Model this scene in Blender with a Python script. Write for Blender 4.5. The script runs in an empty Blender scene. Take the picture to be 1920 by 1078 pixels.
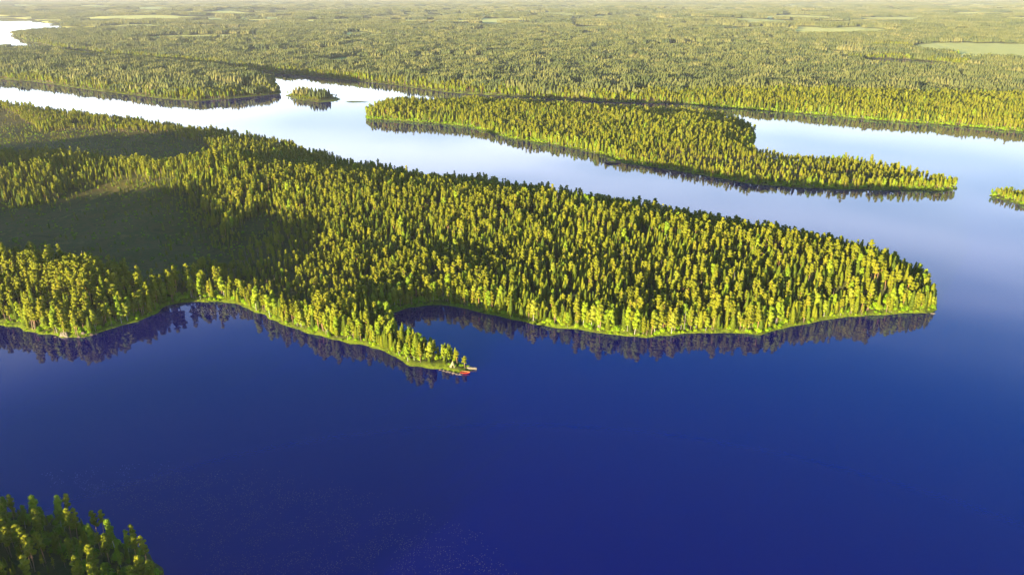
import bpy, bmesh, math, random
import numpy as np
from mathutils import Vector, noise as mnoise
R = math.radians
S = bpy.context.scene
COL = S.collection

# ------------------------------------------------------------------ camera
CAM_H, PITCH, FPX = 150.0, 21.6, 1400.0
cam_d = bpy.data.cameras.new("camera"); cam = bpy.data.objects.new("camera", cam_d); COL.objects.link(cam)
cam.location = (0, 0, CAM_H); cam.rotation_euler = (R(90 - PITCH), 0, 0)
cam_d.sensor_width = 36; cam_d.lens = FPX / 1920 * 36; cam_d.clip_start = 1; cam_d.clip_end = 250000
S.camera = cam
# ------------------------------------------------------------------ light
SUN_AZ, SUN_EL = 38.0, 5.2          # light travels towards +y, turned this far to +x
SUN_E = 5.0; SKY_E = 0.095
w = bpy.data.worlds.new("World"); S.world = w; w.use_nodes = True
nt = w.node_tree; nt.nodes.clear()
N = nt.nodes.new; L = nt.links.new
sky = N('ShaderNodeTexSky'); sky.sky_type = 'NISHITA'; sky.sun_disc = False
sky.sun_elevation = R(SUN_EL); sky.sun_rotation = R(180 + SUN_AZ)
sky.air_density = 1.2; sky.dust_density = 1.0; sky.ozone_density = 4.0
bg = N('ShaderNodeBackground'); out = N('ShaderNodeOutputWorld')
tc = N('ShaderNodeTexCoord'); mp = N('ShaderNodeMapping'); mp.inputs['Scale'].default_value = (1.0, 1.0, 9.0)
nz = N('ShaderNodeTexNoise'); nz.inputs['Scale'].default_value = 1.6; nz.inputs['Detail'].default_value = 4; nz.inputs['Roughness'].default_value = .5
L(tc.outputs['Generated'], mp.inputs['Vector']); L(mp.outputs[0], nz.inputs['Vector'])
cr = N('ShaderNodeMapRange'); cr.inputs['From Min'].default_value = .38; cr.inputs['From Max'].default_value = .66
L(nz.outputs['Fac'], cr.inputs['Value']); cr.inputs['To Min'].default_value = .5
sep = N('ShaderNodeSeparateXYZ'); L(tc.outputs['Generated'], sep.inputs[0])
lo = N('ShaderNodeMapRange'); lo.inputs['From Min'].default_value = .46; lo.inputs['From Max'].default_value = .10   # clouds sit low in the sky
lo.interpolation_type = 'SMOOTHSTEP'; cr.interpolation_type = 'SMOOTHSTEP'; L(sep.outputs['Z'], lo.inputs['Value'])
mul = N('ShaderNodeMath'); mul.operation = 'MULTIPLY'; L(cr.outputs[0], mul.inputs[0]); L(lo.outputs[0], mul.inputs[1])
hs = N('ShaderNodeHueSaturation'); hs.inputs['Saturation'].default_value = 1.35; hs.inputs['Value'].default_value = 1.0
L(sky.outputs[0], hs.inputs['Color'])
mx = N('ShaderNodeMix'); mx.data_type = 'RGBA'
L(mul.outputs[0], mx.inputs['Factor']); L(hs.outputs[0], mx.inputs[6]); mx.inputs[7].default_value = (6.3, 7.1, 7.7, 1)
L(mx.outputs[2], bg.inputs['Color']); bg.inputs['Strength'].default_value = SKY_E; L(bg.outputs[0], out.inputs[0])
sd_ = bpy.data.lights.new("sun", 'SUN'); sd_.energy = SUN_E; sd_.angle = R(.5); sd_.color = (1, .82, .53)
sun = bpy.data.objects.new("sun", sd_); COL.objects.link(sun)
dv = Vector((math.sin(R(SUN_AZ)) * math.cos(R(SUN_EL)), math.cos(R(SUN_AZ)) * math.cos(R(SUN_EL)), -math.sin(R(SUN_EL))))
sun.rotation_euler = dv.to_track_quat('-Z', 'Y').to_euler()
S.view_settings.view_transform = 'Standard'; S.view_settings.look = 'None'; S.view_settings.gamma = 1
S.view_settings.exposure = 2.35
S.render.engine = 'CYCLES'; S.cycles.max_bounces = 4; S.cycles.transparent_max_bounces = 4
S.cycles.volume_bounces = 0

# ------------------------------------------------------------------ mapping of the survey: pixel of the photo -> point on the water level
def G(px, py, z=0.0):
    dx, dy = (px - 960) / FPX, (539 - py) / FPX
    p = R(PITCH); c, s = math.cos(p), math.sin(p)
    d = (dx, c + dy * s, -s + dy * c)
    t = (CAM_H - z) / -d[2]
    return (d[0] * t, d[1] * t)
def PX(x, y, z):                     # arrays: point -> pixel
    p = R(PITCH); c, s = math.cos(p), math.sin(p)
    dz = z - CAM_H; f = y * c - dz * s; u = y * s + dz * c
    return 960 + FPX * x / f, 539 - FPX * u / f, f
def poly(pts): return np.array([G(*p) for p in pts])

main_land = [(-700,575),(-300,600),(0,611),(33,614),(67,625.5),(117,634),(160,630),(207,617),(254,605),(284,590),(311,574),(334,570),(367,566),(417,566),(451,572),(478,585),(518,605),(568,622),(618,634),(640,640),(690,650.5),(733,667),(773,685),(827,692),(857,700),(874,699),(890,692),
 (876,685),(852,675),(820,664),(785,650),(755,634),(735,618),(730,602),(730,594),(740,587),(773,576),(807,572),(827,571),(854,575),(874,579),(924,590),(974,601),(1024,610),(1074,617),(1124,625.5),(1174,631),(1214,634.6),(1258,629),(1280,625.5),(1347,624),(1424,626.5),(1467,616.5),(1514,607),(1564,598),(1614,594),(1664,590),(1704,586),(1748,588),(1757,580),
 (1754,565),(1738,545),(1712,530),(1675,515),(1631,500),(1581,483),(1514,465),(1447,453),(1394,443),(1313,427),(1280,420),(1200,402),(1100,384),(1000,369),(900,355),(800,343),(720,328),(640,313),(590,300),(560,292),(553,283),(501,270),(434,258),(351,247),(284,238),(200,226),(134,220),(67,210),(0,198),(-300,172),(-800,150)]
north_land = [(683,219),(690,224),(740,227),(790,230.5),(840,234),(880,239),(924,250.5),(957,260),(1007,267),(1057,275.5),(1107,285.6),(1141,294),(1161,304),(1208,310.6),(1258,319),(1280,322),(1347,334),(1413,345.7),(1480,351),(1580,355),(1681,357),(1764,359),(1798,356),(1790,350),(1765,345),(1731,338),(1664,323),(1597,314),(1530,310),(1464,303),(1425,297),(1404,288),(1412,272),(1418,260),(1408,246),(1385,236),(1347,226),(1280,217),(1141,212),(1041,206),(941,200),(880,198),(840,203),(790,204),(730,203),(695,210)]
islet = [(534,180),(560,187.5),(600,192.5),(630,190),(641,186.5),(625,181.5),(590,177.5),(550,174.5)]
right_isle = [(1846,365),(1881,375),(1920,385),(1990,398),(2100,396),(2060,380),(1960,372),(1890,363)]
rock_isle = [(1137,305),(1146,307.5),(1160,306),(1156,303),(1143,302.5)]
reef = [(648,191.5),(660,193),(695,193),(695,191.8),(665,190.5),(655,189.8)]
west_land = [(-700,118),(-200,138),(0,149),(67,154),(113,161),(167,169),(234,177),(301,185),(367,190),(434,185),(484,180),(528,176),(524,167),(508,155),(480,144),(450,139),(380,130),(300,121),(200,111),(130,102),(92,95),(0,94),(-300,99),(-800,97)]
grove_land = [(-260,940),(-60,948),(20,957),(100,968),(165,994),(225,1018),(275,1043),(308,1068),(326,1098),(335,1180),(300,1420),(-100,1600),(-900,1500),(-900,960)]
far_shore = [(-1200,64),(-400,66),(0,90.2),(60,87),(50,78),(20,66),(57,59),(110,58),(117,50),(88,44),(60,37),(0,33),(-400,29),(-1200,26)]
far_front = [(455,130),(510,137),(570,142),(640,149),(690,154),(740,160),(790,167),(847,174.5),(874,176),(974,182),(1041,186),(1141,191),(1280,195),(1297,197),(1347,202),(1413,207),(1480,212),(1564,219),(1647,227),(1714,231),(1781,235.5),(1848,242),(1920,248),(2100,268),(2600,330)]
F = [G(*p) for p in far_front]
F += [(9000, 500), (120000, 500), (120000, 90000), (-120000, 90000)]
F += [G(*p) for p in [(-1200,26),(-400,29),(0,33),(60,37),(88,44),(117,50),(110,57),(57,58),(20,65),(50,78),(90,86),(130,94.5),(200,103.5),(300,113),(380,120.5)]]
LANDS = [poly(main_land), poly(north_land), poly(islet), poly(right_isle), poly(rock_isle), poly(reef), poly(west_land), poly(grove_land), np.array(F)]
PONDS = [poly([(1612,112.5),(1660,110.5),(1720,114),(1788,120),(1790,130),(1700,130),(1630,124)]),
         poly([(1786,107),(1812,104),(1842,109),(1838,114),(1800,114)]), poly([(1655,88.5),(1672,87),(1692,89),(1675,90.5)]),
         poly([(1380,199),(1381,199.5),(1382,199)])]
HEATH = poly([(330,566),(400,480),(480,430),(600,450),(680,520),(700,580),(560,620),(470,585),(420,565)])
BOGS = {'west': poly([(-300,385),(0,392),(70,392),(130,372),(200,358),(260,362),(320,388),(375,425),(408,470),(420,500),(370,522),(335,540),(300,552),(235,548),(150,530),(70,514),(0,505),(-300,500)]),
        'north': poly([(-400,195),(0,208),(40,230),(81,251),(150,250),(192,256),(266,257),(320,267),(370,276),(405,292),(345,314),(300,325),(220,322),(150,316),(95,312),(60,322),(0,322),(-400,322)]),
        'track': poly([(380,500),(440,455),(505,420),(515,428),(470,470),(415,510)]),
        'east': poly([(1700,84),(1800,81),(1925,84),(2200,88),(2200,122),(1920,116),(1860,111),(1790,104),(1730,95)]),
        'mid': poly([(1380,48),(1450,46),(1560,50),(1540,53),(1420,52)]), 'mid2': poly([(610,68),(680,66.5),(740,70),(720,74),(660,72)]),
        'cut1': poly([(1000,131.2),(1140,137),(1140,139),(1000,133)]), 'cut2': poly([(940,142),(1145,154.5),(1145,157.5),(940,145)])}

def sdist(P, poly_):                 # signed distance, + inside
    x, y = P[:, 0], P[:, 1]; n = len(poly_)
    d2 = np.full(len(P), 1e18); ins = np.zeros(len(P), bool)
    for i in range(n):
        ax, ay = poly_[i]; bx, by = poly_[(i + 1) % n]
        ex, ey = bx - ax, by - ay; wx, wy = x - ax, y - ay
        t = np.clip((wx * ex + wy * ey) / (ex * ex + ey * ey + 1e-9), 0, 1)
        d2 = np.minimum(d2, (wx - ex * t) ** 2 + (wy - ey * t) ** 2)
        c = ((ay > y) != (by > y)) & (x < (bx - ax) * (y - ay) / (by - ay + 1e-12) + ax)
        ins ^= c
    d = np.sqrt(d2); return np.where(ins, d, -d)
rs = np.random.RandomState(7)
_w = [(rs.uniform(0, 2 * np.pi), rs.uniform(0, 2 * np.pi), rs.uniform(.7, 1.4)) for _ in range(40)]
def fn(x, y, scale, k0=0, n=7):      # soft noise about -1..1
    v = 0
    for k in range(k0, k0 + n):
        a, ph, f = _w[k % 40]; q = f * 2 * np.pi / scale
        v = v + np.sin((x * math.cos(a) + y * math.sin(a)) * q + ph + 1.3 * np.sin((x * math.sin(a) - y * math.cos(a)) * q * .6 + ph * 2))
    return v / n * 1.7
def shore(P):
    x, y = P[:, 0], P[:, 1]
    s = np.full(len(P), -1e9)
    for pl in LANDS:
        s = np.maximum(s, sdist(P, pl))
    dist = np.hypot(x, y)
    for pl in PONDS: s = np.minimum(s, -sdist(P, pl))
    a = np.clip(np.abs(s), 0, 20) / 20
    return s + (fn(x, y, 13, 3) * .8 + fn(x, y, 40, 11) * 1.1) * (1 - .5 * a)
def seg_d(x, y, pts):
    d2 = np.full(len(x), 1e18)
    for (ax, ay), (bx, by) in zip(pts[:-1], pts[1:]):
        ex, ey = bx - ax, by - ay
        t = np.clip(((x - ax) * ex + (y - ay) * ey) / (ex * ex + ey * ey), 0, 1)
        d2 = np.minimum(d2, (x - ax - ex * t) ** 2 + (y - ay - ey * t) ** 2)
    return np.sqrt(d2)
RIDGES = [([(430,365),(800,405),(1200,468),(1560,540)], 13, 60), ([(-200,545),(60,565),(150,588)], 12, 36), ([(-200,350),(60,360)], 8, 36),
          ([(95,328),(220,342),(310,355),(430,355)], 9, 30), ([(-200,205),(0,212),(300,252),(540,290)], 4, 45),
          ([(760,212),(1050,228),(1330,262)], 9, 70), ([(1250,285),(1400,310)], 5, 60), ([(0,125),(300,150),(430,165)], 10, 150),
          ([(900,168),(1300,175),(1700,205),(2000,225)], 9, 120), ([(520,628),(640,632)], 3, 25), ]
RIDGES += [([(-850,530),(-300,532)], 20, 38), ([(790,570),(1000,592),(1220,615),(1450,605),(1700,572)], 6, 38), ([(-600,350),(-80,350)], 18, 45)]  # first and last: ridges out of view, raised to shade the bogs
RIDGES = [([G(*p) for p in a], b, c) for a, b, c in RIDGES] + [([(-260, 130), (-185, 95), (-120, 60)], 11, 45)]  # plus an unseen hill added to shade the bottom left grove
def height(P, s):
    x, y = P[:, 0], P[:, 1]
    h = np.zeros(len(P))
    for pts, amp, wd in RIDGES:
        h = h + amp * np.exp(-(seg_d(x, y, pts) / wd) ** 2)
    dist = np.hypot(x, y)
    flat = np.clip(-np.maximum(sdist(P, BOGS['east']), sdist(P, PONDS[0])) / 220, 0, 1)
    h += flat * np.clip((dist - 1500) / 3000, 0, 1) * (14 + 14 * fn(x, y, 1300, 5)) * np.clip(s / 300, 0, 1)
    h += 1.2 * fn(x, y, 60, 17)
    k = np.clip(s / 36, 0, 1); k = k * k * (3 - 2 * k)
    z = .28 * np.clip(s, 0, 2.5) + 1.0 * (1 - np.exp(-np.clip(s, 0, None) / 12)) + h * k
    return np.where(s > 0, z, np.maximum(s * .3, -4))
def bogmask(P, names=None):
    m = np.full(len(P), -1e9)
    for k, pl in BOGS.items():
        if names is None or k in names: m = np.maximum(m, sdist(P, pl))
    return m + fn(P[:, 0], P[:, 1], 30, 21) * 4 + np.where(P[:, 1] > 1300, fn(P[:, 0], P[:, 1], 260, 2) * 22, 0)

# ------------------------------------------------------------------ materials
def mat(name): 
    m = bpy.data.materials.new(name); m.use_nodes = True
    return m, m.node_tree, m.node_tree.nodes['Principled BSDF']
def ramp(t, stops, interp='LINEAR'):
    r = t.nodes.new('ShaderNodeValToRGB'); e = r.color_ramp.elements; r.color_ramp.interpolation = interp
    while len(e) > 1: e.remove(e[-1])
    e[0].position, e[0].color = stops[0][0], (*stops[0][1], 1)
    for p, c in stops[1:]:
        q = e.new(p); q.color = (*c, 1)
    return r
def noise_node(t, scale, detail=3, coord='Object', rough=.6, vec=None):
    n = t.nodes.new('ShaderNodeTexNoise'); n.inputs['Scale'].default_value = scale; n.inputs['Detail'].default_value = detail; n.inputs['Roughness'].default_value = rough
    if vec is None:
        c = t.nodes.new('ShaderNodeTexCoord'); vec = c.outputs[coord]
    t.links.new(vec, n.inputs['Vector']); return n
def foliage(name, stops, scale=.9):
    m, t, b = mat(name)
    oi = t.nodes.new('ShaderNodeObjectInfo'); nn = noise_node(t, scale, 2)
    a = t.nodes.new('ShaderNodeMath'); a.operation = 'MULTIPLY_ADD'; t.links.new(nn.outputs['Fac'], a.inputs[0]); a.inputs[1].default_value = .5
    a2 = t.nodes.new('ShaderNodeMath'); a2.operation = 'MULTIPLY'; t.links.new(oi.outputs['Random'], a2.inputs[0]); a2.inputs[1].default_value = .75
    t.links.new(a2.outputs[0], a.inputs[2])
    a3 = t.nodes.new('ShaderNodeMath'); a3.operation = 'SUBTRACT'; t.links.new(a.outputs[0], a3.inputs[0]); a3.inputs[1].default_value = .12
    r = ramp(t, stops); t.links.new(a3.outputs[0], r.inputs[0])
    b.inputs['Roughness'].default_value = .9; b.inputs['Specular IOR Level'].default_value = .1
    t.links.new(r.outputs[0], b.inputs['Base Color'])
    tr = t.nodes.new('ShaderNodeBsdfTranslucent'); t.links.new(r.outputs[0], tr.inputs['Color'])
    ms = t.nodes.new('ShaderNodeMixShader'); ms.inputs[0].default_value = .05
    t.links.new(b.outputs[0], ms.inputs[1]); t.links.new(tr.outputs[0], ms.inputs[2])
    t.links.new(ms.outputs[0], t.nodes['Material Output'].inputs['Surface'])
    return m
M = {}
M['pine'] = foliage('pine_needles', [(0, (.080, .098, .005)), (.35, (.128, .140, .006)), (.7, (.155, .162, .008)), (1, (.185, .168, .010))])
M['spruce'] = foliage('spruce_needles', [(0, (.035, .062, .008)), (.4, (.085, .112, .006)), (.8, (.140, .152, .007)), (1, (.17, .160, .009))])
M['birch'] = foliage('birch_leaves', [(0, (.090, .150, .008)), (.5, (.150, .200, .008)), (1, (.19, .19, .02))])
M['shrub'] = foliage('shrub_leaves', [(0, (.07, .14, .004)), (.5, (.14, .23, .004)), (1, (.19, .24, .008))], .5)
M['far'] = foliage('distant_needles_hazed', [(0, (.036, .054, .020)), (.4, (.075, .088, .024)), (.8, (.115, .118, .034)), (1, (.165, .145, .052))], .06)  # greyer greens, distance haze mixed into the foliage colour
def simple(name, c, rough=.8, noise_amt=.3, sc=3.0, spec=.3):
    m, t, b = mat(name); n = noise_node(t, sc, 3)
    r = ramp(t, [(.3, tuple(v * (1 - noise_amt) for v in c)), (.7, tuple(min(1, v * (1 + noise_amt)) for v in c))])
    t.links.new(n.outputs['Fac'], r.inputs[0]); t.links.new(r.outputs[0], b.inputs['Base Color'])
    b.inputs['Roughness'].default_value = rough; b.inputs['Specular IOR Level'].default_value = spec; return m
def bark(name, lowc, hic, z0, z1):
    m, t, b = mat(name); c = t.nodes.new('ShaderNodeTexCoord'); s = t.nodes.new('ShaderNodeSeparateXYZ'); t.links.new(c.outputs['Object'], s.inputs[0])
    mr = t.nodes.new('ShaderNodeMapRange'); mr.inputs['From Min'].default_value = z0; mr.inputs['From Max'].default_value = z1; t.links.new(s.outputs['Z'], mr.inputs['Value'])
    r = ramp(t, [(0, lowc), (1, hic)]); t.links.new(mr.outputs[0], r.inputs[0]); t.links.new(r.outputs[0], b.inputs['Base Color']); b.inputs['Roughness'].default_value = .9
    return m
M['pbark'] = bark('pine_bark', (.16, .11, .075), (.38, .19, .08), 2, 7)
M['sbark'] = simple('spruce_bark', (.10, .08, .06)); M['bbark'] = simple('birch_bark', (.26, .24, .20), .7, .25, 2.0)
M['dead'] = simple('dead_wood', (.14, .12, .10)); M['rock'] = simple('granite', (.12, .095, .065), .85, .3, 1.2)
M['rock_pale'] = simple('pale_granite', (.14, .12, .085), .8, .15, 1.5)
M['tent'] = simple('tent_canvas', (.22, .20, .10), .8, .06, 2.0); M['tentpole'] = simple('tent_pole', (.35, .27, .18))
M['boat'] = simple('boat_paint', (.40, .035, .01), .35, .08, 4, .5); M['boat_in'] = simple('boat_inside', (.50, .20, .06), .6, .15, 4)
M['lily'] = simple('lily_pads', (.34, .30, .30), .6, .3, 8); M['weed'] = simple('water_weed', (.10, .08, .07), .8, .4, 6)

# ground
gm, t, b = mat('ground_cover')
def attr(t, n): 
    a = t.nodes.new('ShaderNodeAttribute'); a.attribute_name = n; return a.outputs['Fac']
def mixc(t, f, a, b_):
    m = t.nodes.new('ShaderNodeMix'); m.data_type = 'RGBA'
    t.links.new(f, m.inputs['Factor'])
    for s, v in ((6, a), (7, b_)):
        if isinstance(v, tuple): m.inputs[s].default_value = (*v, 1)
        else: t.links.new(v, m.inputs[s])
    return m.outputs[2]
geo = t.nodes.new('ShaderNodeNewGeometry'); pos = geo.outputs['Position']
nA = noise_node(t, .35, 4, vec=pos); rA = ramp(t, [(.3, (.030, .040, .010)), (.55, (.060, .065, .016)), (.75, (.085, .075, .028))]); t.links.new(nA.outputs['Fac'], rA.inputs[0])
nB = noise_node(t, .07, 8, vec=pos, rough=.72); rB = ramp(t, [(.32, (.032, .036, .008)), (.46, (.095, .074, .018)), (.56, (.055, .060, .012)), (.70, (.17, .12, .03))]); t.links.new(nB.outputs['Fac'], rB.inputs[0])
nC = noise_node(t, .5, 4, vec=pos); rC = ramp(t, [(.35, (.05, .07, .010)), (.45, (.13, .18, .010)), (.58, (.19, .24, .012)), (.66, (.12, .10, .04)), (.72, (.24, .24, .03))]); t.links.new(nC.outputs['Fac'], rC.inputs[0])
c1 = mixc(t, attr(t, 'bog'), rA.outputs[0], rB.outputs[0])
c2 = mixc(t, attr(t, 'shoregrass'), c1, rC.outputs[0])
c3 = mixc(t, attr(t, 'lit_meadow'), c2, (.62, .58, .15))  # pale grass, colour brightened to stand for low sun on upright blades
t.links.new(c3, b.inputs['Base Color']); b.inputs['Roughness'].default_value = .95; b.inputs['Specular IOR Level'].default_value = .1
bp = t.nodes.new('ShaderNodeBump'); bp.inputs['Strength'].default_value = .7; bp.inputs['Distance'].default_value = .6; nD = noise_node(t, .8, 4, vec=pos)
t.links.new(nD.outputs['Fac'], bp.inputs['Height']); t.links.new(bp.outputs[0], b.inputs['Normal'])
M['ground'] = gm
# water
wm, t, b = mat('lake_water')
b.inputs['Base Color'].default_value = (.0005, .0005, .095, 1); b.inputs['IOR'].default_value = 1.75
b.inputs['Specular Tint'].default_value = (.35, .24, 1, 1)
geo = t.nodes.new('ShaderNodeNewGeometry'); pos = geo.outputs['Position']
mpg = t.nodes.new('ShaderNodeMapping'); mpg.inputs['Rotation'].default_value = (0, 0, R(25)); mpg.inputs['Scale'].default_value = (.004, .012, .01); t.links.new(pos, mpg.inputs['Vector'])
nR = noise_node(t, 1.0, 3, vec=mpg.outputs[0]); mr = t.nodes.new('ShaderNodeMapRange'); mr.inputs['From Min'].default_value = .45; mr.inputs['From Max'].default_value = .65
mr.inputs['To Min'].default_value = .0; mr.inputs['To Max'].default_value = .04; t.links.new(nR.outputs['Fac'], mr.inputs['Value']); t.links.new(mr.outputs[0], b.inputs['Roughness'])
nW = noise_node(t, .9, 3, vec=pos); bp = t.nodes.new('ShaderNodeBump'); bp.inputs['Strength'].default_value = .12; bp.inputs['Distance'].default_value = .05
t.links.new(nW.outputs['Fac'], bp.inputs['Height']); t.links.new(bp.outputs[0], b.inputs['Normal'])
M['water'] = wm

# ------------------------------------------------------------------ object helpers
def props(o, label=None, cat=None, group=None, kind=None):
    for k, v in (('label', label), ('category', cat), ('group', group), ('kind', kind)):
        if v: o[k] = v
    return o
def mk(name, V, Fc, mats, parent=None, mi=None, smooth=False):
    me = bpy.data.meshes.new(name); me.from_pydata([tuple(v) for v in V], [], [tuple(f) for f in Fc]); me.update()
    for m in (mats if isinstance(mats, list) else [mats]): me.materials.append(m)
    if mi is not None: me.polygons.foreach_set('material_index', mi)
    if smooth: me.polygons.foreach_set('use_smooth', [True] * len(me.polygons))
    o = bpy.data.objects.new(name, me)
    if parent is not False: COL.objects.link(o)
    if parent: o.parent = parent
    return o

# ------------------------------------------------------------------ ground and water
NR, NC = 900, 470
ys = 60 * np.exp(np.linspace(0, math.log(70000 / 60), NR)); us = np.linspace(-1.15, 1.15, NC)
YY, UU = np.meshgrid(ys, us, indexing='ij'); XX = UU * (YY + 120)
GP = np.stack([XX.ravel(), YY.ravel()], 1)
gs = shore(GP); gz = height(GP, gs)
me = bpy.data.meshes.new('ground'); nv = NR * NC
me.vertices.add(nv); co = np.empty((nv, 3), np.float32); co[:, :2] = GP; co[:, 2] = gz; me.vertices.foreach_set('co', co.ravel())
ii = np.arange(nv).reshape(NR, NC); q = np.stack([ii[:-1, :-1], ii[:-1, 1:], ii[1:, 1:], ii[1:, :-1]], -1).reshape(-1, 4)
keep = (gz[q] > -3.9).any(1) | True
me.loops.add(len(q) * 4); me.loops.foreach_set('vertex_index', q.ravel().astype(np.int32))
me.polygons.add(len(q)); me.polygons.foreach_set('loop_start', np.arange(0, len(q) * 4, 4, dtype=np.int32)); me.polygons.foreach_set('use_smooth', np.ones(len(q), bool))
me.update(calc_edges=True)
def clear_noise(x, y): return fn(x * .45, y, 1000, 9) * .5 + fn(x * .5, y, 330, 25) * .5 + fn(x * .7, y, 130, 3) * .15
bm_ = np.maximum(bogmask(GP), -1e9); dist = np.hypot(GP[:, 0], GP[:, 1])
def setattr_(n, v):
    a = me.attributes.new(n, 'FLOAT', 'POINT'); a.data.foreach_set('value', np.clip(v, 0, 1).astype(np.float32))
setattr_('bog', np.maximum(np.clip((bm_ + 4) / 8, 0, 1), .75 * np.clip((sdist(GP, HEATH) + 5) / 15, 0, 1)))
setattr_('shoregrass', np.clip(1.2 - gs / (4 + 3 * fn(GP[:, 0], GP[:, 1], 25, 2).clip(-.9, 2)), 0, 1) * (gs > -2) * (GP[:, 1] > 250))
far_clear_haze = np.clip((clear_noise(GP[:, 0], GP[:, 1]) - (.36 - .30 * np.clip((dist - 1800) / 2500, 0, 1))) / .12, 0, 1) * np.clip((dist - 1500) / 600, 0, 1)  # pale clearings, widened with distance to stand in for whitening haze
setattr_('lit_meadow', np.maximum(np.clip((bogmask(GP, ['east', 'mid', 'mid2']) + 10) / 30, 0, 1), far_clear_haze))
me.materials.append(M['ground'])
ground = bpy.data.objects.new('ground', me); COL.objects.link(ground); props(ground, 'low wooded islands and shores around the lake, mossy and grassy', 'ground', kind='structure')
WX = 82000
water = mk('lake_water', [(-WX, -3000, 0), (WX, -3000, 0), (WX, 71000, 0), (-WX, 71000, 0)], [(0, 1, 2, 3)], M['water'])
props(water, 'calm deep blue lake mirroring the pale sky farther off', 'water', kind='structure')

# ------------------------------------------------------------------ tree meshes
ICO = None
def ico(sub):
    b_ = bmesh.new(); bmesh.ops.create_icosphere(b_, subdivisions=sub, radius=1); V = [v.co.copy() for v in b_.verts]; Fc = [[v.index for v in f.verts] for f in b_.faces]; b_.free(); return V, Fc
ICO1, ICO2 = ico(1), ico(2)
def clump(V, Fc, c, r, flat, rnd, sub=2, rag=.35):
    v0, f0 = ICO2 if sub == 2 else ICO1; base = len(V); off = Vector((rnd.uniform(0, 99), rnd.uniform(0, 99), 0))
    for v in v0:
        k = 1 + rag * mnoise.noise(v * 2.3 + off) + rnd.uniform(-.12, .12)
        V.append((c[0] + v.x * r * k, c[1] + v.y * r * k, c[2] + v.z * r * k * flat))
    Fc += [[i + base for i in f] for f in f0]
def leaf(V, Fc, p, n, s, rnd):
    n = Vector(n); n = (n + Vector((rnd.uniform(-.6, .6), rnd.uniform(-.6, .6), rnd.uniform(-.4, .7)))).normalized()
    a = n.orthogonal().normalized(); b_ = n.cross(a); th = rnd.uniform(0, 6.28); base = len(V)
    for k in range(3):
        q_ = th + k * 2.094; rr = s * rnd.uniform(.6, 1.2); V.append(tuple(Vector(p) + a * math.cos(q_) * rr + b_ * math.sin(q_) * rr))
    Fc.append([base, base + 1, base + 2])
def tube(V, Fc, pts, rad, n=6):
    base = len(V)
    for (p, r) in zip(pts, rad):
        for k in range(n): a = k * 6.2832 / n; V.append((p[0] + r * math.cos(a), p[1] + r * math.sin(a), p[2]))
    for i in range(len(pts) - 1):
        for k in range(n): Fc.append([base + i * n + k, base + i * n + (k + 1) % n, base + (i + 1) * n + (k + 1) % n, base + (i + 1) * n + k])
    Fc.append([base + (len(pts) - 1) * n + k for k in range(n)])
def limb(V, Fc, a, b_, r0, r1):      # a slanting branch of three sides
    a, b_ = Vector(a), Vector(b_); d = (b_ - a).normalized(); u = d.orthogonal().normalized(); v = d.cross(u); base = len(V)
    for p, r in ((a, r0), (b_, r1)):
        for k in range(3): q_ = k * 2.094; V.append(tuple(p + u * r * math.cos(q_) + v * r * math.sin(q_)))
    for k in range(3): Fc.append([base + k, base + (k + 1) % 3, base + 3 + (k + 1) % 3, base + 3 + k])
def pine(seed, H=14, crown0=.45, rmax=1.75, n=15, bushy=1.0, nl=420):
    rnd = random.Random(seed); bend = (rnd.uniform(-.5, .5), rnd.uniform(-.5, .5)); TV, TF, CV, CF = [], [], [], []
    ax = lambda z: (bend[0] * math.sin(z / H * 2.6), bend[1] * math.sin(z / H * 2.2))
    zs = [0, .5, H * .3, H * .6, H * .85, H * .97]; tube(TV, TF, [(*ax(z), z) for z in zs], [.24, .18, .15, .11, .07, .03])
    cl = []
    for i in range(n):
        f = (i + rnd.uniform(.1, .9)) / n; z = H * (crown0 + (1 - crown0) * f * .98)
        env = rmax * (1 - .35 * (1 - f) ** 2) * math.sqrt(max(.02, 1 - max(0, (f - .35) / .68) ** 2)); a = i * 2.4 + rnd.uniform(-.6, .6)
        rr = env * rnd.uniform(.35, .8); r = rnd.uniform(.62, 1.0) * bushy * (1.0 - .35 * f); cx, cy = ax(z)
        c = (cx + rr * math.cos(a), cy + rr * math.sin(a), z); cl.append((c, r))
        clump(CV, CF, c, r, rnd.uniform(.55, .85), rnd, 2, .7)
        if rr > .5: limb(TV, TF, (cx, cy, z - .45), c, .05, .02)
    clump(CV, CF, (*ax(H * .95), H * .95), .6, 1.3, rnd, 2, .5)
    clump(CV, CF, (*ax(H * .78), H * (.5 + crown0 * .5)), rmax * .50, 2.0, rnd, 2, .6)
    for i in range(nl):
        c, r = rnd.choice(cl); d = Vector((rnd.gauss(0, 1), rnd.gauss(0, 1), rnd.gauss(0, .8))).normalized()
        p = (c[0] + d.x * r * 1.12, c[1] + d.y * r * 1.12, c[2] + d.z * r * .85); leaf(CV, CF, p, d, .26, rnd)
    for k in range(3):               # dead stubs under the crown
        z = H * rnd.uniform(.25, crown0); a = rnd.uniform(0, 6.28); limb(TV, TF, (*ax(z), z), (ax(z)[0] + .7 * math.cos(a), ax(z)[1] + .7 * math.sin(a), z + .1), .03, .01)
    return TV, TF, CV, CF
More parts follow.
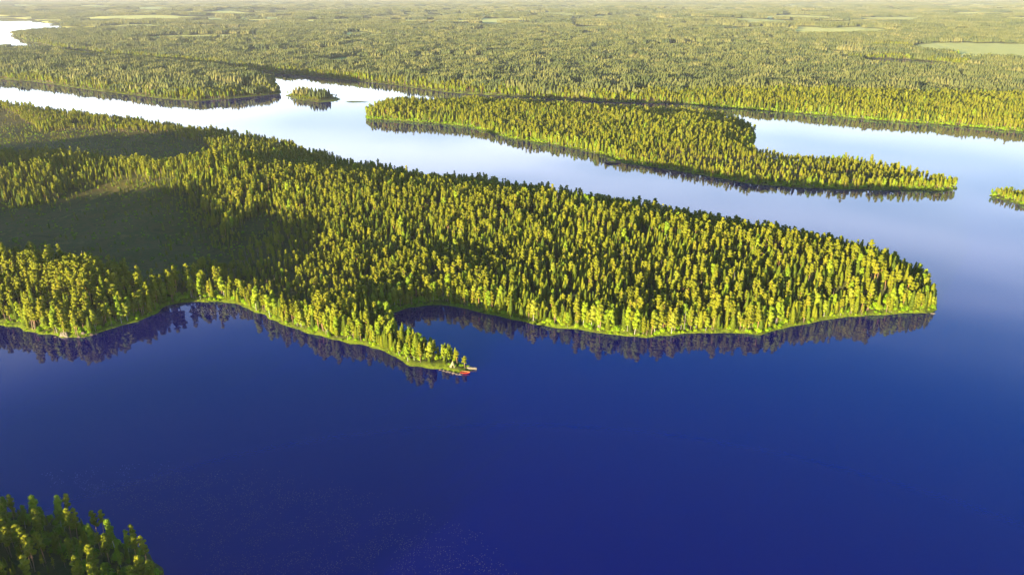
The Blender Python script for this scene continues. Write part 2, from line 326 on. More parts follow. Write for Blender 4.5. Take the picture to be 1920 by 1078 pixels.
def spruce(seed, H=13, r0=1.6, z0=1.0, layers=12, full=1.0):
    rnd = random.Random(seed); TV, TF, CV, CF = [], [], [], []
    tube(TV, TF, [(0, 0, 0), (0, 0, H * .5), (0, 0, H * .98)], [.17, .11, .02])
    base = len(CV); m = 8            # inner mass
    prof = [(0, .25), (.1, .62), (.3, .70), (.55, .58), (.8, .36), (.97, .08)]
    for f, k in prof:
        for j in range(m):
            a = j * 6.2832 / m; rr = r0 * k * rnd.uniform(.75, 1.15); CV.append((rr * math.cos(a), rr * math.sin(a), z0 + (H - z0) * f))
    for i in range(len(prof) - 1):
        for j in range(m): CF.append([base + i * m + j, base + i * m + (j + 1) % m, base + (i + 1) * m + (j + 1) % m, base + (i + 1) * m + j])
    for l in range(layers):
        f = l / layers; z = z0 + (H - z0) * f * .97; env = r0 * (1 - f) ** .58 * (1 if f > .1 else .75) * full + .12; nb = 9 if f < .6 else 7
        for j in range(nb):
            a = j * 6.2832 / nb + l * .7 + rnd.uniform(-.25, .25); rr = env * rnd.uniform(.7, 1.18); hw = rr * .42 + .1; dz = rnd.uniform(.2, .5)
            ca, sa = math.cos(a), math.sin(a); zt = z + .55 + rnd.uniform(-.1, .1); b0 = len(CV)
            CV += [(0, 0, zt + .35), (rr * .7 * ca - hw * sa, rr * .7 * sa + hw * ca, zt - dz * .6), (rr * ca, rr * sa, zt - dz), (rr * .7 * ca + hw * sa, rr * .7 * sa - hw * ca, zt - dz * .6), (rr * .45 * ca, rr * .45 * sa, zt - dz - .35)]
            CF += [[b0, b0 + 1, b0 + 2], [b0, b0 + 2, b0 + 3], [b0 + 1, b0 + 4, b0 + 2], [b0 + 2, b0 + 4, b0 + 3]]
    for i in range(170):
        f = rnd.random() ** 1.3; a = rnd.uniform(0, 6.28); rr = r0 * (1 - f) ** .58 * rnd.uniform(.75, 1.05) + .1
        leaf(CV, CF, (rr * math.cos(a), rr * math.sin(a), z0 + .4 + (H - z0) * f * .96), (math.cos(a), math.sin(a), .4), .26, rnd)
    return TV, TF, CV, CF
def birch(seed, H=10, rmax=1.7):
    rnd = random.Random(seed); TV, TF, CV, CF = [], [], [], []; lean = rnd.uniform(-.6, .6)
    tube(TV, TF, [(0, 0, 0), (lean * .3, 0, H * .3), (lean * .7, 0, H * .65), (lean, 0, H * .95)], [.15, .11, .08, .02]); cl = []
    for i in range(12):
        f = (i + rnd.random()) / 12; z = H * (.3 + .68 * f); a = i * 2.4; rr = rmax * math.sin(math.pi * min(.97, .15 + .8 * f)) * rnd.uniform(.3, .7); c = (lean * f + rr * math.cos(a), rr * math.sin(a), z); r = rnd.uniform(.6, .95)
        cl.append((c, r)); clump(CV, CF, c, r, .9, rnd, 1, .5); limb(TV, TF, (lean * f, 0, z - .7), c, .04, .015)
    clump(CV, CF, (lean * .7, 0, H * .65), rmax * .55, 1.9, rnd, 2, .5)
    for i in range(420):
        c, r = rnd.choice(cl); d = Vector((rnd.gauss(0, 1), rnd.gauss(0, 1), rnd.gauss(0, 1))).normalized(); leaf(CV, CF, Vector(c) + d * r * 1.15, d, .22, rnd)
    return TV, TF, CV, CF
def shrub(seed):
    rnd = random.Random(seed); TV, TF, CV, CF = [], [], [], []
    for i in range(7):
        a = rnd.uniform(0, 6.28); r = rnd.uniform(.2, 1.0); c = (r * math.cos(a), r * math.sin(a), rnd.uniform(.4, 1.2)); clump(CV, CF, c, rnd.uniform(.45, .8), .9, rnd, 1, .6)
        limb(TV, TF, (0, 0, 0), c, .04, .015)
    for i in range(160):
        d = Vector((rnd.gauss(0, 1), rnd.gauss(0, 1), abs(rnd.gauss(0, 1)))).normalized(); leaf(CV, CF, (d.x * 1.5, d.y * 1.5, .4 + d.z * 1.5), d, .22, rnd)
    return TV, TF, CV, CF
def snag(seed, H=11):
    rnd = random.Random(seed); TV, TF = [], []
    tube(TV, TF, [(0, 0, 0), (.1, 0, H * .4), (-.05, .1, H * .8), (0, 0, H)], [.17, .13, .08, .02]); BV, BF = TV, TF
    for i in range(16):
        z = H * (.3 + .66 * i / 16); a = i * 2.4; l = 1.5 * (1.1 - i / 16); limb(BV, BF, (0, 0, z - .05), (l * math.cos(a), l * math.sin(a), z + rnd.uniform(-.1, .5)), .04, .012)
    return TV, TF, [], []
PROTO = {'pine': [pine(s, crown0=c, rmax=r, n=n, bushy=bu) for s, c, r, n, bu in ((1, .42, 1.75, 15, 1.0), (2, .50, 1.9, 14, 1.05), (3, .34, 1.6, 17, .95), (4, .60, 1.7, 11, 1.0), (5, .45, 2.0, 15, 1.05), (6, .28, 1.5, 18, .95))],
         'spruce': [spruce(s, r0=r, z0=z, full=f) for s, r, z, f in ((11, 1.75, .8, 1), (12, 1.5, 1.2, 1.05), (13, 2.0, .7, 1), (14, 1.3, 1.5, 1.1))],
         'birch': [birch(s) for s in (21, 22, 23)], 'shrub': [shrub(s) for s in (31, 32)], 'dead': [snag(s) for s in (41, 42)]}
MATS = {'pine': (M['pbark'], M['pine']), 'spruce': (M['sbark'], M['spruce']), 'birch': (M['bbark'], M['birch']), 'shrub': (M['sbark'], M['shrub']), 'dead': (M['dead'], M['dead'])}
TMESH, JOIN = {}, {}
for k, vs in PROTO.items():
    for i, (TV, TF, CV, CF) in enumerate(vs):
        a = mk('trunk', TV, TF, MATS[k][0], False).data; c = mk('crown', CV, CF, MATS[k][1], False).data; TMESH[k, i] = (a, c)
        n = len(TV); JOIN[k, i] = mk(k + '_whole', list(TV) + list(CV), list(TF) + [[j + n for j in f] for f in CF], list(MATS[k]), False, [0] * len(TF) + [1] * len(CF))

# ------------------------------------------------------------------ scatter
rng = np.random.RandomState(3)
def cells(x0, x1, y0, y1, c):
    gx, gy = np.meshgrid(np.arange(x0, x1, c), np.arange(y0, y1, c)); n = gx.size
    return np.stack([gx.ravel() + rng.uniform(0, c, n) * .95, gy.ravel() + rng.uniform(0, c, n) * .95], 1)
NEARLIM = 1150
P = np.concatenate([cells(-400, -60, 62, 222, 2.35), cells(-1100, 1100, 280, NEARLIM, 2.75)])
P = P[np.abs(P[:, 0]) < .80 * P[:, 1] + 110]
s = shore(P); P, s = P[s > 1.2], s[s > 1.2]
Q = cells(-600, 700, 290, 800, 2.2); Q = Q[np.abs(Q[:, 0]) < .80 * Q[:, 1]]; sq = shore(Q); k_ = (sq > 1.0) & (sq < 6.5); P = np.concatenate([P, Q[k_]]); s = np.concatenate([s, sq[k_]])
# bands along the shores farther off
Q = cells(-2000, 2300, NEARLIM, 2600, 3.6); Q = Q[np.abs(Q[:, 0]) < .80 * Q[:, 1]]; sq = shore(Q); k_ = (sq > 2) & (sq < 30); P = np.concatenate([P, Q[k_]]); s = np.concatenate([s, sq[k_]])
x, y = P[:, 0], P[:, 1]; n = len(P); bw = bogmask(P, ['west', 'track']); bn = bogmask(P, ['north']); be = bogmask(P, ['east', 'mid', 'mid2', 'cut1', 'cut2'])
u = rng.rand(n)
dens = .93 + 0 * x
dens = np.where(bw > 0, .40 * np.exp(-bw / 13) + .02, np.where(bw > -14, .8, dens))
dens = np.where(bn > 0, .22, dens); dens = np.where(be > 0, .03, dens)
dens *= np.clip(.82 + .35 * fn(x, y, 45, 30), .45, 1)
# open pine heath between the bog and the spit, and on the eastern end of the north island
heath = sdist(P, poly([(330,566),(400,480),(480,430),(600,450),(680,520),(700,580),(560,620),(470,585),(420,565)]))
eastend = sdist(P, poly([(1150,290),(1420,295),(1800,345),(1800,365),(1500,360),(1150,310)])); strip = sdist(P, poly([(-300,170),(0,190),(300,232),(560,268),(560,295),(380,285),(120,250),(0,235),(-300,215)]))
open_ = np.clip(np.maximum.reduce([heath, eastend / 2, strip]) / 12, 0, 1)
dens *= 1 - .42 * open_
rk = np.minimum(sdist(P, poly(rock_isle)), 1e9); dens = np.where((sdist(P, poly(rock_isle)) > -6) | (sdist(P, poly(reef)) > -40), 0, dens)
tipd = np.hypot(x - G(868, 692)[0], y - G(868, 692)[1]); dens = np.where(tipd < 7.5, 0, dens)
keep = u < dens; P, s, bw, bn, be, open_ = P[keep], s[keep], bw[keep], bn[keep], be[keep], open_[keep]; x, y = P[:, 0], P[:, 1]; n = len(P)
z = height(P, s) - .15
H = 9.2 + 1.7 * fn(x, y, 70, 33) + rng.normal(0, 1.4, n)
H *= 1 + .15 * np.clip(1.4 - s / 18, 0, 1)
H *= 1 - .22 * open_
H = np.where(s < 6, H * rng.uniform(.6, 1.05, n), H)
H = np.where(bw > -6, rng.uniform(2.5, 6, n), H); H = np.where(bn > 0, rng.uniform(2.0, 3.8, n), H); H = np.where(be > 0, 4, H)
grove = sdist(P, poly(grove_land)) > -3; gr = rng.rand(n); H = np.where(grove, np.where(gr < .17, rng.uniform(9.5, 12.5, n), np.where(gr < .34, rng.uniform(7, 9.5, n), rng.uniform(2, 5.5, n))), H)
headl = (np.hypot(x - G(60, 570)[0], y - G(60, 570)[1]) < 95) & ~grove; H = np.where(headl & (bw < -6), H * 1.3, H)
isl_ = (sdist(P, poly(islet)) > -8) | (sdist(P, poly(right_isle)) > -8); H = np.where(isl_, rng.uniform(3.5, 6, n), H); H = np.where((y > 600) & (y < 1100) & (s < 60) & (eastend[keep] > -5), H * .85, H)
H = np.clip(H, 2, 17.5)
kk = rng.rand(n); kind = np.zeros(n, int)      # 0 pine 1 spruce 2 birch
sprmix = np.clip(.52 + .45 * fn(x, y, 110, 14), .1, .8); sprmix = np.where(open_ > .3, .08, sprmix); sprmix = np.where(headl, .25, sprmix); sprmix = np.where(grove, np.where(H > 8.5, .05, .7), sprmix)
kind[kk < sprmix] = 1
kind[(rng.rand(n) < np.where(s < 8, .26, .03)) & (H < 13)] = 2
kind[rng.rand(n) < .004] = 3
# ------------------------------------------------------------------ the farther trees of a kind are one object of instances
def scatter(name, src, pts, scale, rot, idx, label, cat):
    me = bpy.data.meshes.new(name); me.vertices.add(len(pts)); me.vertices.foreach_set('co', np.asarray(pts, np.float32).ravel())
    for nm, ty, v, f in (('iscale', 'FLOAT_VECTOR', scale, 'vector'), ('irot', 'FLOAT_VECTOR', rot, 'vector')):
        a = me.attributes.new(nm, ty, 'POINT'); a.data.foreach_set(f, np.asarray(v, np.float32).ravel())
    a = me.attributes.new('ivar', 'INT', 'POINT'); a.data.foreach_set('value', np.asarray(idx, np.int32)); me.update()
    o = bpy.data.objects.new(name, me); COL.objects.link(o); ng = bpy.data.node_groups.new(name, 'GeometryNodeTree')
    ng.interface.new_socket('Geometry', in_out='INPUT', socket_type='NodeSocketGeometry'); ng.interface.new_socket('Geometry', in_out='OUTPUT', socket_type='NodeSocketGeometry')
    A = ng.nodes.new; K = ng.links.new; gi, go = A('NodeGroupInput'), A('NodeGroupOutput'); iop = A('GeometryNodeInstanceOnPoints'); jn = A('GeometryNodeJoinGeometry')
    for so in src:
        oi = A('GeometryNodeObjectInfo'); oi.inputs['Object'].default_value = so; oi.inputs['As Instance'].default_value = True; K(oi.outputs['Geometry'], jn.inputs[0])
    def na(nm, ty):
        q_ = A('GeometryNodeInputNamedAttribute'); q_.data_type = ty; q_.inputs['Name'].default_value = nm; return q_.outputs['Attribute']
    K(gi.outputs[0], iop.inputs['Points']); K(jn.outputs[0], iop.inputs['Instance']); iop.inputs['Pick Instance'].default_value = True
    K(na('ivar', 'INT'), iop.inputs['Instance Index']); K(na('irot', 'FLOAT_VECTOR'), iop.inputs['Rotation']); K(na('iscale', 'FLOAT_VECTOR'), iop.inputs['Scale']); K(iop.outputs[0], go.inputs[0])
    md = o.modifiers.new('scatter', 'NODES'); md.node_group = ng
    return props(o, label, cat, kind='stuff')
BH = {0: 14.0, 1: 13.0, 2: 10.0, 3: 11.0}; KN = {0: 'pine', 1: 'spruce', 2: 'birch', 3: 'dead'}; NVAR = {0: 6, 1: 4, 2: 3, 3: 2}
H = np.where(kind == 1, H * .86, H); hs_ = H / np.array([BH[k] for k in kind]); ws_ = hs_ ** .8 * rng.uniform(.85, 1.22, n) * np.where(kind == 1, 1.12, .95); ws_ = np.where(grove, ws_ * np.where(kind == 0, .84, .66), ws_); ws_ = np.where(y > 800, ws_ * 1.1, ws_)
rot = np.stack([rng.normal(0, .035, n), rng.normal(0, .035, n), rng.uniform(0, 6.283, n)], 1); var = rng.randint(0, 100, n) % np.array([NVAR[k] for k in kind])
var = np.where((kind == 0) & grove & (H > 8.5), rng.choice([0, 1, 3, 3, 4], n), var)
px, py, dep = PX(x, y, z + H * .6); inf = (px > -12) & (px < 1932) & (py > -5) & (py < 1088)
size = H / np.hypot(np.hypot(x, y), CAM_H - z)
hid = (px < 330) & (py > 1100)
indiv = np.zeros(n, bool)
for k in range(4):
    c = np.where((kind == k) & inf)[0]; c = c[np.argsort(-size[c])][:300 if k < 2 else (220 if k == 2 else 60)]; indiv[c] = True
CATS = {0: 'pine tree', 1: 'spruce tree', 2: 'birch tree', 3: 'dead tree'}; NM = {0: 'pine_tree', 1: 'spruce_tree', 2: 'birch_tree', 3: 'dead_tree'}
def add_tree(k, v, loc, sc, ro, label, group=None, name=None):
    e = bpy.data.objects.new(name or NM[k], None); e.empty_display_size = .5; e.location = loc; e.scale = sc; e.rotation_euler = ro; COL.objects.link(e)
    a, c = TMESH[KN[k], v]
    c = None if k == 3 else c
    for nm, m_ in (('trunk', a), ('crown', c)):
        if m_ is None: continue
        o = bpy.data.objects.new(nm, m_); COL.objects.link(o); o.parent = e
    return props(e, label, CATS[k], group)
gpx, gpy, _ = PX(x, y, z)
SHAPE = {0: ('full-crowned', 'wide-crowned', 'long-crowned', 'bare-trunked', 'bushy', 'low-branched'), 1: ('full', 'slim', 'broad', 'very thin'), 2: ('upright', 'leaning', 'rounded'), 3: ('bare', 'weathered')}
KIND = {0: 'pine', 1: 'pointed spruce', 2: 'light green birch', 3: 'grey dead tree'}
def place(i):
    X, Y, s_ = gpx[i], gpy[i], s_near[i]
    row = 'at the waterline' if s_ < 4 else 'just behind the shoreline' if s_ < 12 else 'set back from the shore'
    if grove[i]:
        a = 'left edge' if X < 60 else 'left part' if X < 130 else 'middle' if X < 200 else 'right part' if X < 265 else 'right tip'
        return ('bottom left grove', row, a + (', upper side' if Y < 1020 else ', lower side' if Y > 1075 else ''))
    if X < 330 and Y > 430:
        return ('left headland', row, 'at the left picture edge' if X < 50 else 'left of the whitish boulder' if X < 110 else 'near the whitish boulder' if X < 160 else 'right of the boulder' if X < 230 else 'by the bay corner')
    if X < 890 and (Y > 560 + .1 * max(0, X - 330) or (X < 640 and Y > 500)):
        return ('narrow spit', row, 'above the lily pads' if X < 460 else 'right of the lily pads' if X < 560 else 'where it narrows' if X < 660 else 'in its thin half' if X < 770 else 'near the tent')
    if X > 640 and Y > 480:
        b = ['by the inner bay', 'right of the inner bay', 'left of the bulge', 'at the bulge', 'right of the bulge', 'in its right third', 'near its right tip']
        return ('big island', row, b[int(np.clip((X - 760) / 145, 0, 6))])
    return ('inland woods', 'far from the near shore', 'beside the dark bog' if X < 420 else 'right of the bog' if X < 560 else 'above the bay' if X < 700 else 'above the spit tip' if X < 900 else 'mid-island' if X < 1150 else 'right island half' if X < 1450 else 'far right island')
s_near = shore(np.stack([x, y], 1)); LABS = {}
for i in np.where(indiv)[0]:
    k = int(kind[i]); rg, row, sec = place(i); hh = H[i] / BH[k]; hw = 'tall' if hh > .95 else 'medium-high' if hh > .68 else 'short'
    lb = f"{hw} {SHAPE[k][int(var[i])]} {KIND[k]} {row}, {rg}, {sec}"; lb = lb.replace('set back from the shore', 'back from shore').replace('just behind the shoreline', 'behind the shoreline').replace('far from the near shore, ', 'of the '); LABS.setdefault(lb, []).append(i)
ORD = ['leftmost', 'second-left', 'third-left', 'fourth-left', 'fifth-left', 'sixth-left', 'seventh-left', 'eighth-left', 'ninth-left', 'tenth-left', 'eleventh-left', 'twelfth-left']
for lb0, idx in LABS.items():
    idx.sort(key=lambda i: gpx[i])
    for j_, i in enumerate(idx):
        lb = lb0
        if len(idx) > 1:
            pre = 'rightmost' if j_ == len(idx) - 1 else ORD[min(j_, 11)]; wds = lb0.split(); lb = pre + ' ' + lb0
            if len(lb.replace('-', ' ').split()) > 16: lb = pre + ' ' + lb0.replace('medium-high', 'middling').replace(' light green', ' green').replace(' pointed', '')
            if len(lb.replace('-', ' ').split()) > 16: lb = lb.replace('behind the shoreline', 'behind shoreline').replace(', ', ', ', 1)
        k = int(kind[i]); add_tree(k, int(var[i]), (float(x[i]), float(y[i]), float(z[i])), (float(ws_[i]), float(ws_[i]), float(hs_[i])), tuple(map(float, rot[i])), lb, {0: 'pines', 1: 'pointed spruces', 2: 'light green birches', 3: 'grey dead trees'}[k] + ', ' + place(i)[0])
print('labels', len(LABS))
LB = {0: ('pine_forest', 'pine woods covering the islands, shores and rises behind the nearest trees', 'pine forest'), 1: ('spruce_forest', 'pointed spruces mixed through the woods of the islands', 'spruce forest'),
      2: ('birch_thicket', 'pale green birches scattered along the farther shores', 'birch thicket'), 3: ('dead_wood', 'bare grey trees scattered in the farther woods', 'dead trees')}
for k in range(4):
    c = np.where((kind == k) & ~indiv)[0]
    if len(c) == 0: continue
    sc = np.stack([ws_[c], ws_[c], hs_[c]], 1)
    scatter(LB[k][0], [JOIN[KN[k], v] for v in range(NVAR[k])], np.stack([x[c], y[c], z[c]], 1), sc, rot[c], var[c], LB[k][1], LB[k][2])
# shrubs along the waterline and as undergrowth
P = cells(-1000, 1000, 290, 1100, 2.0); P = np.concatenate([P, cells(-250, -60, 60, 222, 2.1)]); P = P[np.abs(P[:, 0]) < .8 * P[:, 1] + 90]
P = P[rng.rand(len(P)) < .55]
s = shore(P); k_ = (s > .3) & (s < 12) & (np.hypot(P[:, 0] - G(868, 692)[0], P[:, 1] - G(868, 692)[1]) > 6); P, s = P[k_], s[k_]; 
Pb = cells(-800, -60, 370, 900, 2.0); Pb = Pb[(np.abs(Pb[:, 0]) < .8 * Pb[:, 1]) & (rng.rand(len(Pb)) < .5)]; bb = bogmask(Pb, ['west', 'north', 'track']); k_ = (bb > -4) & (rng.rand(len(Pb)) < np.clip(.45 + .8 * fn(Pb[:, 0], Pb[:, 1], 24, 12) + .5 * np.exp(-np.clip(bb, 0, 99) / 10), .08, 1) * .45); Pb = Pb[k_]
ns_ = len(P); P = np.concatenate([P, Pb]); s = np.concatenate([s, shore(Pb)])
zz = height(P, s); n2 = len(P)
sc = rng.uniform(.4, 1.35, n2) * np.clip(.35 + s / 4, 0, 1); sc[ns_:] *= rng.uniform(.2, .6, n2 - ns_)
scatter('shore_shrubs', [JOIN['shrub', 0], JOIN['shrub', 1]], np.column_stack([P, zz - .1]), np.stack([sc, sc, sc * rng.uniform(.8, 1.5, n2)], 1), np.stack([0 * sc, 0 * sc, rng.uniform(0, 6.28, n2)], 1), rng.randint(0, 2, n2), 'green shrubs and tall herbs lining the shores and dotting the bogs', 'shrubs')
print('TREES near', n, 'individual', int(indiv.sum()), 'shrubs', n2)
# ------------------------------------------------------------------ far forest in stands
def stand(seed, size, count, sides, hh, name):
    rnd = random.Random(seed); V, Fc = [], []; g = max(1, int(round(math.sqrt(count)))); c = size / g
    for ix in range(g):
        for iy in range(g):
            if rnd.random() < .1: continue
            X = -size / 2 + (ix + rnd.random()) * c; Y = -size / 2 + (iy + rnd.random()) * c; h = hh * rnd.uniform(.6, 1.25); r = h * rnd.uniform(.12, .19); a0 = rnd.uniform(0, 6); base = len(V)
            V.append((X, Y, h * .12)); 
            for f, k in ((.3, 1), (.68, .72)):
                for j in range(sides): a = a0 + j * 6.2832 / sides; q_ = r * k * rnd.uniform(.8, 1.2); V.append((X + q_ * math.cos(a), Y + q_ * math.sin(a), h * f))
            V.append((X, Y, h))
            for j in range(sides):
                j2 = (j + 1) % sides; Fc += [[base, base + 1 + j2, base + 1 + j], [base + 1 + j, base + 1 + j2, base + 1 + sides + j2, base + 1 + sides + j], [base + 1 + sides + j, base + 1 + sides + j2, base + 1 + 2 * sides]]
    return mk(name, V, Fc, M['far'], False)
st1 = [stand(s_, 26, 60, 6, 12.5, 'stand') for s_ in (51, 52, 53)]; st2 = [stand(s_, 84, 430, 4, 14, 'wide_stand') for s_ in (61, 62, 63)]
P1 = cells(-2700, 2700, 900, 3200, 24); P2 = cells(-15000, 15000, 3200, 17000, 80)
def stands(P, half, name, src, label):
    P = P[np.abs(P[:, 0]) < .82 * P[:, 1] + 60]; P = P[(P[:, 1] > NEARLIM - 10)]
    s = shore(P); k_ = s > (half if half < 20 else 25); P, s = P[k_], s[k_]
    cn = clear_noise(P[:, 0], P[:, 1]); bg_ = bogmask(P, ['east', 'mid', 'mid2', 'north']); k_ = (bg_ < -half * .6) & ((cn < .38 - .30 * np.clip((P[:, 1] - 1800) / 2500, 0, 1)) | (np.hypot(P[:, 0], P[:, 1]) < 1800)) & (rng.rand(len(P)) < .96); P, s = P[k_], s[k_]
    bc = bogmask(P, ['cut1', 'cut2']); k_ = bc < -6; P, s = P[k_], s[k_]
    z = height(P, s) - .5; m = len(P); r = rng.uniform(.85, 1.15, m); hz = np.clip(.92 + .22 * fn(P[:, 0], P[:, 1], 180, 6) + rng.normal(0, .08, m), .5, 1.4)
    scatter(name, src, np.column_stack([P, z]), np.stack([r * 1.02, r * 1.02, hz], 1), np.stack([0 * r, 0 * r, rng.randint(0, 4, m) * math.pi / 2 + rng.normal(0, .2, m)], 1), rng.randint(0, 3, m), label, 'forest'); print(name, m)
stands(P1, 13, 'distant_forest', st1, 'hazy wooded plain beyond the channels, stretching away')
stands(P2, 42, 'horizon_forest', st2, 'pale far-off woods fading out towards the horizon')
# ------------------------------------------------------------------ water plants
def scatter_flat(name, pl, cell, lo_, hi_, m_, label, cat, prob, seed, thr=None):
    rr = np.random.RandomState(seed); a = poly(pl); x0, y0 = a.min(0); x1, y1 = a.max(0); P = cells(x0, x1, y0, y1, cell)
    sd = sdist(P, a); s = shore(P); d = np.clip(sd / 12, 0, 1) * prob * np.clip(.55 + .9 * fn(P[:, 0], P[:, 1], 14, 8) + .4 * fn(P[:, 0], P[:, 1], 4, 18), 0, 1)
    P = P[(rr.rand(len(P)) < d) & (s < -.6)]; V, Fc = [], []
    for X, Y in P:
        r = rr.uniform(lo_, hi_); base = len(V); a0 = rr.uniform(0, 6); zt = .03 + rr.uniform(0, .03)
        V.append((X, Y, zt - .015))
        for j in range(5): q_ = r * rr.uniform(.6, 1.1); V.append((X + q_ * math.cos(a0 + j * 1.2566), Y + q_ * math.sin(a0 + j * 1.2566), zt - .02))
        for j in range(5): Fc.append((base, base + 1 + j, base + 1 + (j + 1) % 5))
    o = mk(name, V, Fc, m_); props(o, label, cat, kind='stuff'); print(name, len(P))
scatter_flat('water_weeds', [(60,880),(330,860),(620,890),(900,980),(1000,1100),(900,1200),(300,1200),(330,1060),(240,985),(100,950)], .6, .05, .17, M['weed'], 'sparse brownish water weeds speckling the lake off the bottom left grove', 'water weeds', .75, 5)
scatter_flat('lily_pads', [(345,569),(400,569),(450,576),(470,592),(450,600),(410,594),(365,597),(350,585)], .6, .12, .34, M['lily'], 'pale pinkish patch of lily pads in the small bay left of the spit', 'lily pads', .9, 6)
scatter_flat('shore_weeds', [(455,574),(480,586),(520,607),(570,624),(560,636),(505,622),(465,600)], .9, .10, .28, M['lily'], 'thin line of floating leaves along the shore left of the spit', 'water plants', .35, 9)

# ------------------------------------------------------------------ rocks, tent, boat, lone trees
def ground_z(X, Y):
    P = np.array([[X, Y]]); return float(height(P, shore(P))[0])
SPL = ['third rock from the left in the tan row at the spit waterline', 'fourth rock from the left in the tan row at the spit waterline', 'tan rock at the waterline straight below the tent', 'tan waterline rock just right of the one below the tent',
       'lowest tan rock of the row, left of the red boat', 'small tan rock touching the left end of the red boat', 'second rock from the left in the tan row at the spit waterline', 'leftmost rock of the tan row at the spit waterline', 'small tan rock lying inland just left of the tent']
HDL = ['larger tan waterline rock right of the whitish boulder, second to the right', 'rightmost small tan waterline rock of the left headland', 'tan waterline rock midway right of the whitish boulder', 'small tan waterline rock left of the whitish boulder']
SHL = ['dark shrub right behind the two lone pines of the spit', 'dark shrub between the two lone pines of the spit', 'dark shrub close right of the tent', 'dark shrub on the left side of the tent', 'low dark shrub nearest the tip of the spit']
def rock(name, px_, py_, size_, m_, label, group=None, seed=0, sink=.25):
    rnd = random.Random(seed); X, Y = G(px_, py_); z = max(ground_z(X, Y), -.1); V0, F0 = ico(3); V = []; off = Vector((seed * 3.1, 0, 0))
    for v in V0:
        k = 1 + .6 * mnoise.noise(v * 1.1 + off) + .3 * mnoise.noise(v * 3.1 + off); V.append((v.x * size_[0] * k, v.y * size_[1] * k, max(-.3, v.z) * size_[2] * k))
    o = mk(name, V, F0, m_); o.location = (X, Y, z - sink * size_[2] * .3); o.rotation_euler.z = rnd.uniform(-.3, .3); return props(o, label, 'rock', group)
rock('boulder', 122, 630, (2.2, 1.3, 1.5), M['rock_pale'], 'big whitish boulder on the shore of the left headland', seed=1)
rock('boulder', 158, 628, (1.0, .8, .7), M['rock'], 'small tan boulder right of the whitish boulder on the left headland', seed=2)
rock('shore_ledge', 884, 692, (2.3, .8, .8), M['rock_pale'], 'pale flat rock ledge at the very tip of the spit', seed=3)
rock('shore_ledge', 1750, 588, (1.2, .7, .5), M['rock_pale'], 'pale rock at the right end of the large island', seed=4)
rock('shore_rock', 1149, 305.5, (6.5, 3.5, 1.2), M['rock'], 'lone dark rock in the channel off the north island', seed=5)
for j, (a_, b_, c_) in enumerate([(838, 697, .8), (844, 698, .7), (850, 700, .9), (856, 701.3, .7), (862, 702, .8), (867, 700.5, .6), (832, 695, .7), (826, 693.2, .8), (845, 691, .6)]):
    rock('shore_rock', a_, b_, (c_ * .95, c_ * .7, c_ * .6), M['rock'], SPL[j], 'tan rocks along the spit waterline', seed=10 + j)
for j, (a_, b_, c_) in enumerate([(172, 628, .8), (180, 626, .7), (148, 632, .7), (104, 632, .6)]):
    rock('shore_rock', a_, b_, (c_ * 1.3, c_ * .8, c_ * .6), M['rock'], HDL[j], 'tan rocks of the left headland', seed=30 + j)
# tent
X, Y = G(849, 690.5); z0 = ground_z(X, Y); e = bpy.data.objects.new('tent', None); e.location = (X, Y, z0 - .05); COL.objects.link(e); props(e, 'pale yellowish pointed tent among the trees at the tip of the spit', 'tent')
V, Fc = [], []; nn = 8; hts = [(0, 1.45), (.9, .95), (1.9, .42), (2.75, .06)]
for h_, r_ in hts:
    for j in range(nn * 2):
        a = j * math.pi / nn; q_ = r_ * (1.0 if j % 2 == 0 else .90); V.append((q_ * math.cos(a), q_ * math.sin(a), h_))
m2 = nn * 2
for i in range(3):
    for j in range(m2):
        if i == 0 and j in (11, 12): continue
        Fc.append((i * m2 + j, i * m2 + (j + 1) % m2, (i + 1) * m2 + (j + 1) % m2, (i + 1) * m2 + j))
mk('canvas', V, Fc, M['tent'], e)
V, Fc = [], []; tube(V, Fc, [(0, 0, 0), (0, 0, 2.95)], [.04, .03]); mk('pole', V, Fc, M['tentpole'], e)
# boat
X, Y = G(872, 699.5); e = bpy.data.objects.new('boat', None); e.location = (X, Y, .02); e.rotation_euler.z = R(-8); COL.objects.link(e); props(e, 'small red orange boat drawn up at the tip of the spit', 'boat')
def hull(off, w_, d_, zb):
    V = []; st = [(-2.0, .75, .0), (-1.2, .95, 0), (0, 1.0, 0), (1.0, .85, .05), (1.7, .45, .2), (2.15, .04, .42)]
    for X_, k, up in st:
        for j in range(9):
            a = math.pi * j / 8; V.append((X_ * (1 - off), -math.cos(a) * w_ * k, zb + d_ - math.sin(a) ** .7 * d_ * (1 - up) + up * .5))
    Fc = [(i * 9 + j, i * 9 + j + 1, (i + 1) * 9 + j + 1, (i + 1) * 9 + j) for i in range(5) for j in range(8)]; Fc.append(tuple(range(8, -1, -1))); return V, Fc
mk('hull', *hull(0, .78, .55, 0), M['boat'], e, smooth=True); mk('inner_hull', *hull(.03, .72, .47, .07), M['boat_in'], e, smooth=True)
for bx_ in (-1.1, .2):
    V = [(bx_ + i * .28, j * .72 * .95, .42 + k * .04) for i in (0, 1) for j in (-1, 1) for k in (0, 1)]; mk('bench', V, [(0, 1, 3, 2), (4, 6, 7, 5), (0, 4, 5, 1), (2, 3, 7, 6), (1, 5, 7, 3), (0, 2, 6, 4)], M['boat_in'], e)
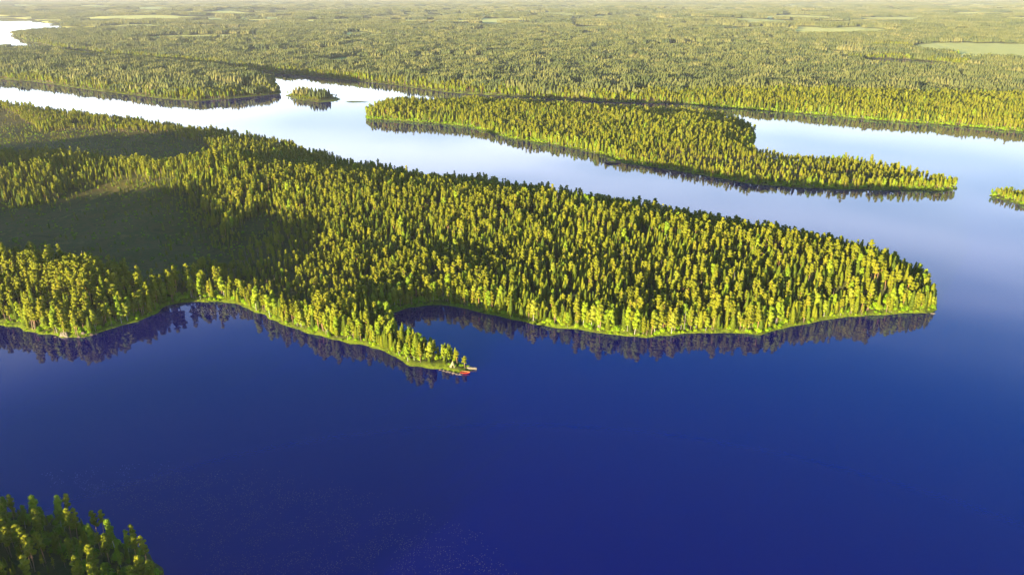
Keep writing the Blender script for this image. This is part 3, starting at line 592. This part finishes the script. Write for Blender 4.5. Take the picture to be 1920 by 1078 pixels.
# lone trees that the photo sets apart
def lone(k, v, px_, py_, h_, wd, label, tilt=(0, 0, 0)):
    X, Y = G(px_, py_); z = ground_z(X, Y); f = h_ / BH[k]; add_tree(k, v, (X, Y, max(z, 0) - .1), (f * wd, f * wd, f), tilt, label)
lone(0, 3, 857.5, 688, 7.0, 1.25, 'slender lone pine with bare trunk behind the tent at the spit tip')
lone(0, 0, 872, 692.5, 5.4, 1.9, 'low wide lone pine beside the red boat, last tree of the spit')
lone(3, 0, 233, 1020, 6.0, .8, 'leaning bare dead trunk at the water edge of the bottom left grove', (0, R(14), 0))
lone(3, 1, 541, 428, 10, 1.3, 'pale dead tree standing tall left of the middle of the island', (0, 0, 1))
for j, (a_, b_) in enumerate([(864, 690), (867, 689.5), (853, 690), (843, 688), (878, 690)]):
    X, Y = G(a_, b_); o = bpy.data.objects.new('shrub', None); o.location = (X, Y, max(ground_z(X, Y), 0)); q_ = .6; o.scale = (q_, q_, q_ * .9); COL.objects.link(o); props(o, SHL[j], 'shrub', 'shrubs by the tent')
    for nm, m_ in zip(('stem', 'leaves'), TMESH['shrub', j % 2]):
        c = bpy.data.objects.new(nm, m_); COL.objects.link(c); c.parent = o

# ------------------------------------------------------------------ haze
hm = bpy.data.materials.new('haze_air'); hm.use_nodes = True; t = hm.node_tree; t.nodes.clear()
pv = t.nodes.new('ShaderNodeVolumePrincipled'); pv.inputs['Color'].default_value = (.93, .95, .97, 1); pv.inputs['Density'].default_value = 4.0e-5; pv.inputs['Anisotropy'].default_value = .2
mo = t.nodes.new('ShaderNodeOutputMaterial'); t.links.new(pv.outputs[0], mo.inputs['Volume'])
hx, y0_, y1_, zb, zt_ = 83500, -3500, 71500, -5.2, 172
V = [(i, j, k) for i in (-hx, hx) for j in (y0_, y1_) for k in (zb, zt_)]
hz_ = mk('haze', V, [(0, 1, 3, 2), (4, 6, 7, 5), (0, 4, 5, 1), (2, 3, 7, 6), (1, 5, 7, 3), (0, 2, 6, 4)], hm); props(hz_, 'pale evening haze thickening with distance', 'haze', kind='stuff')
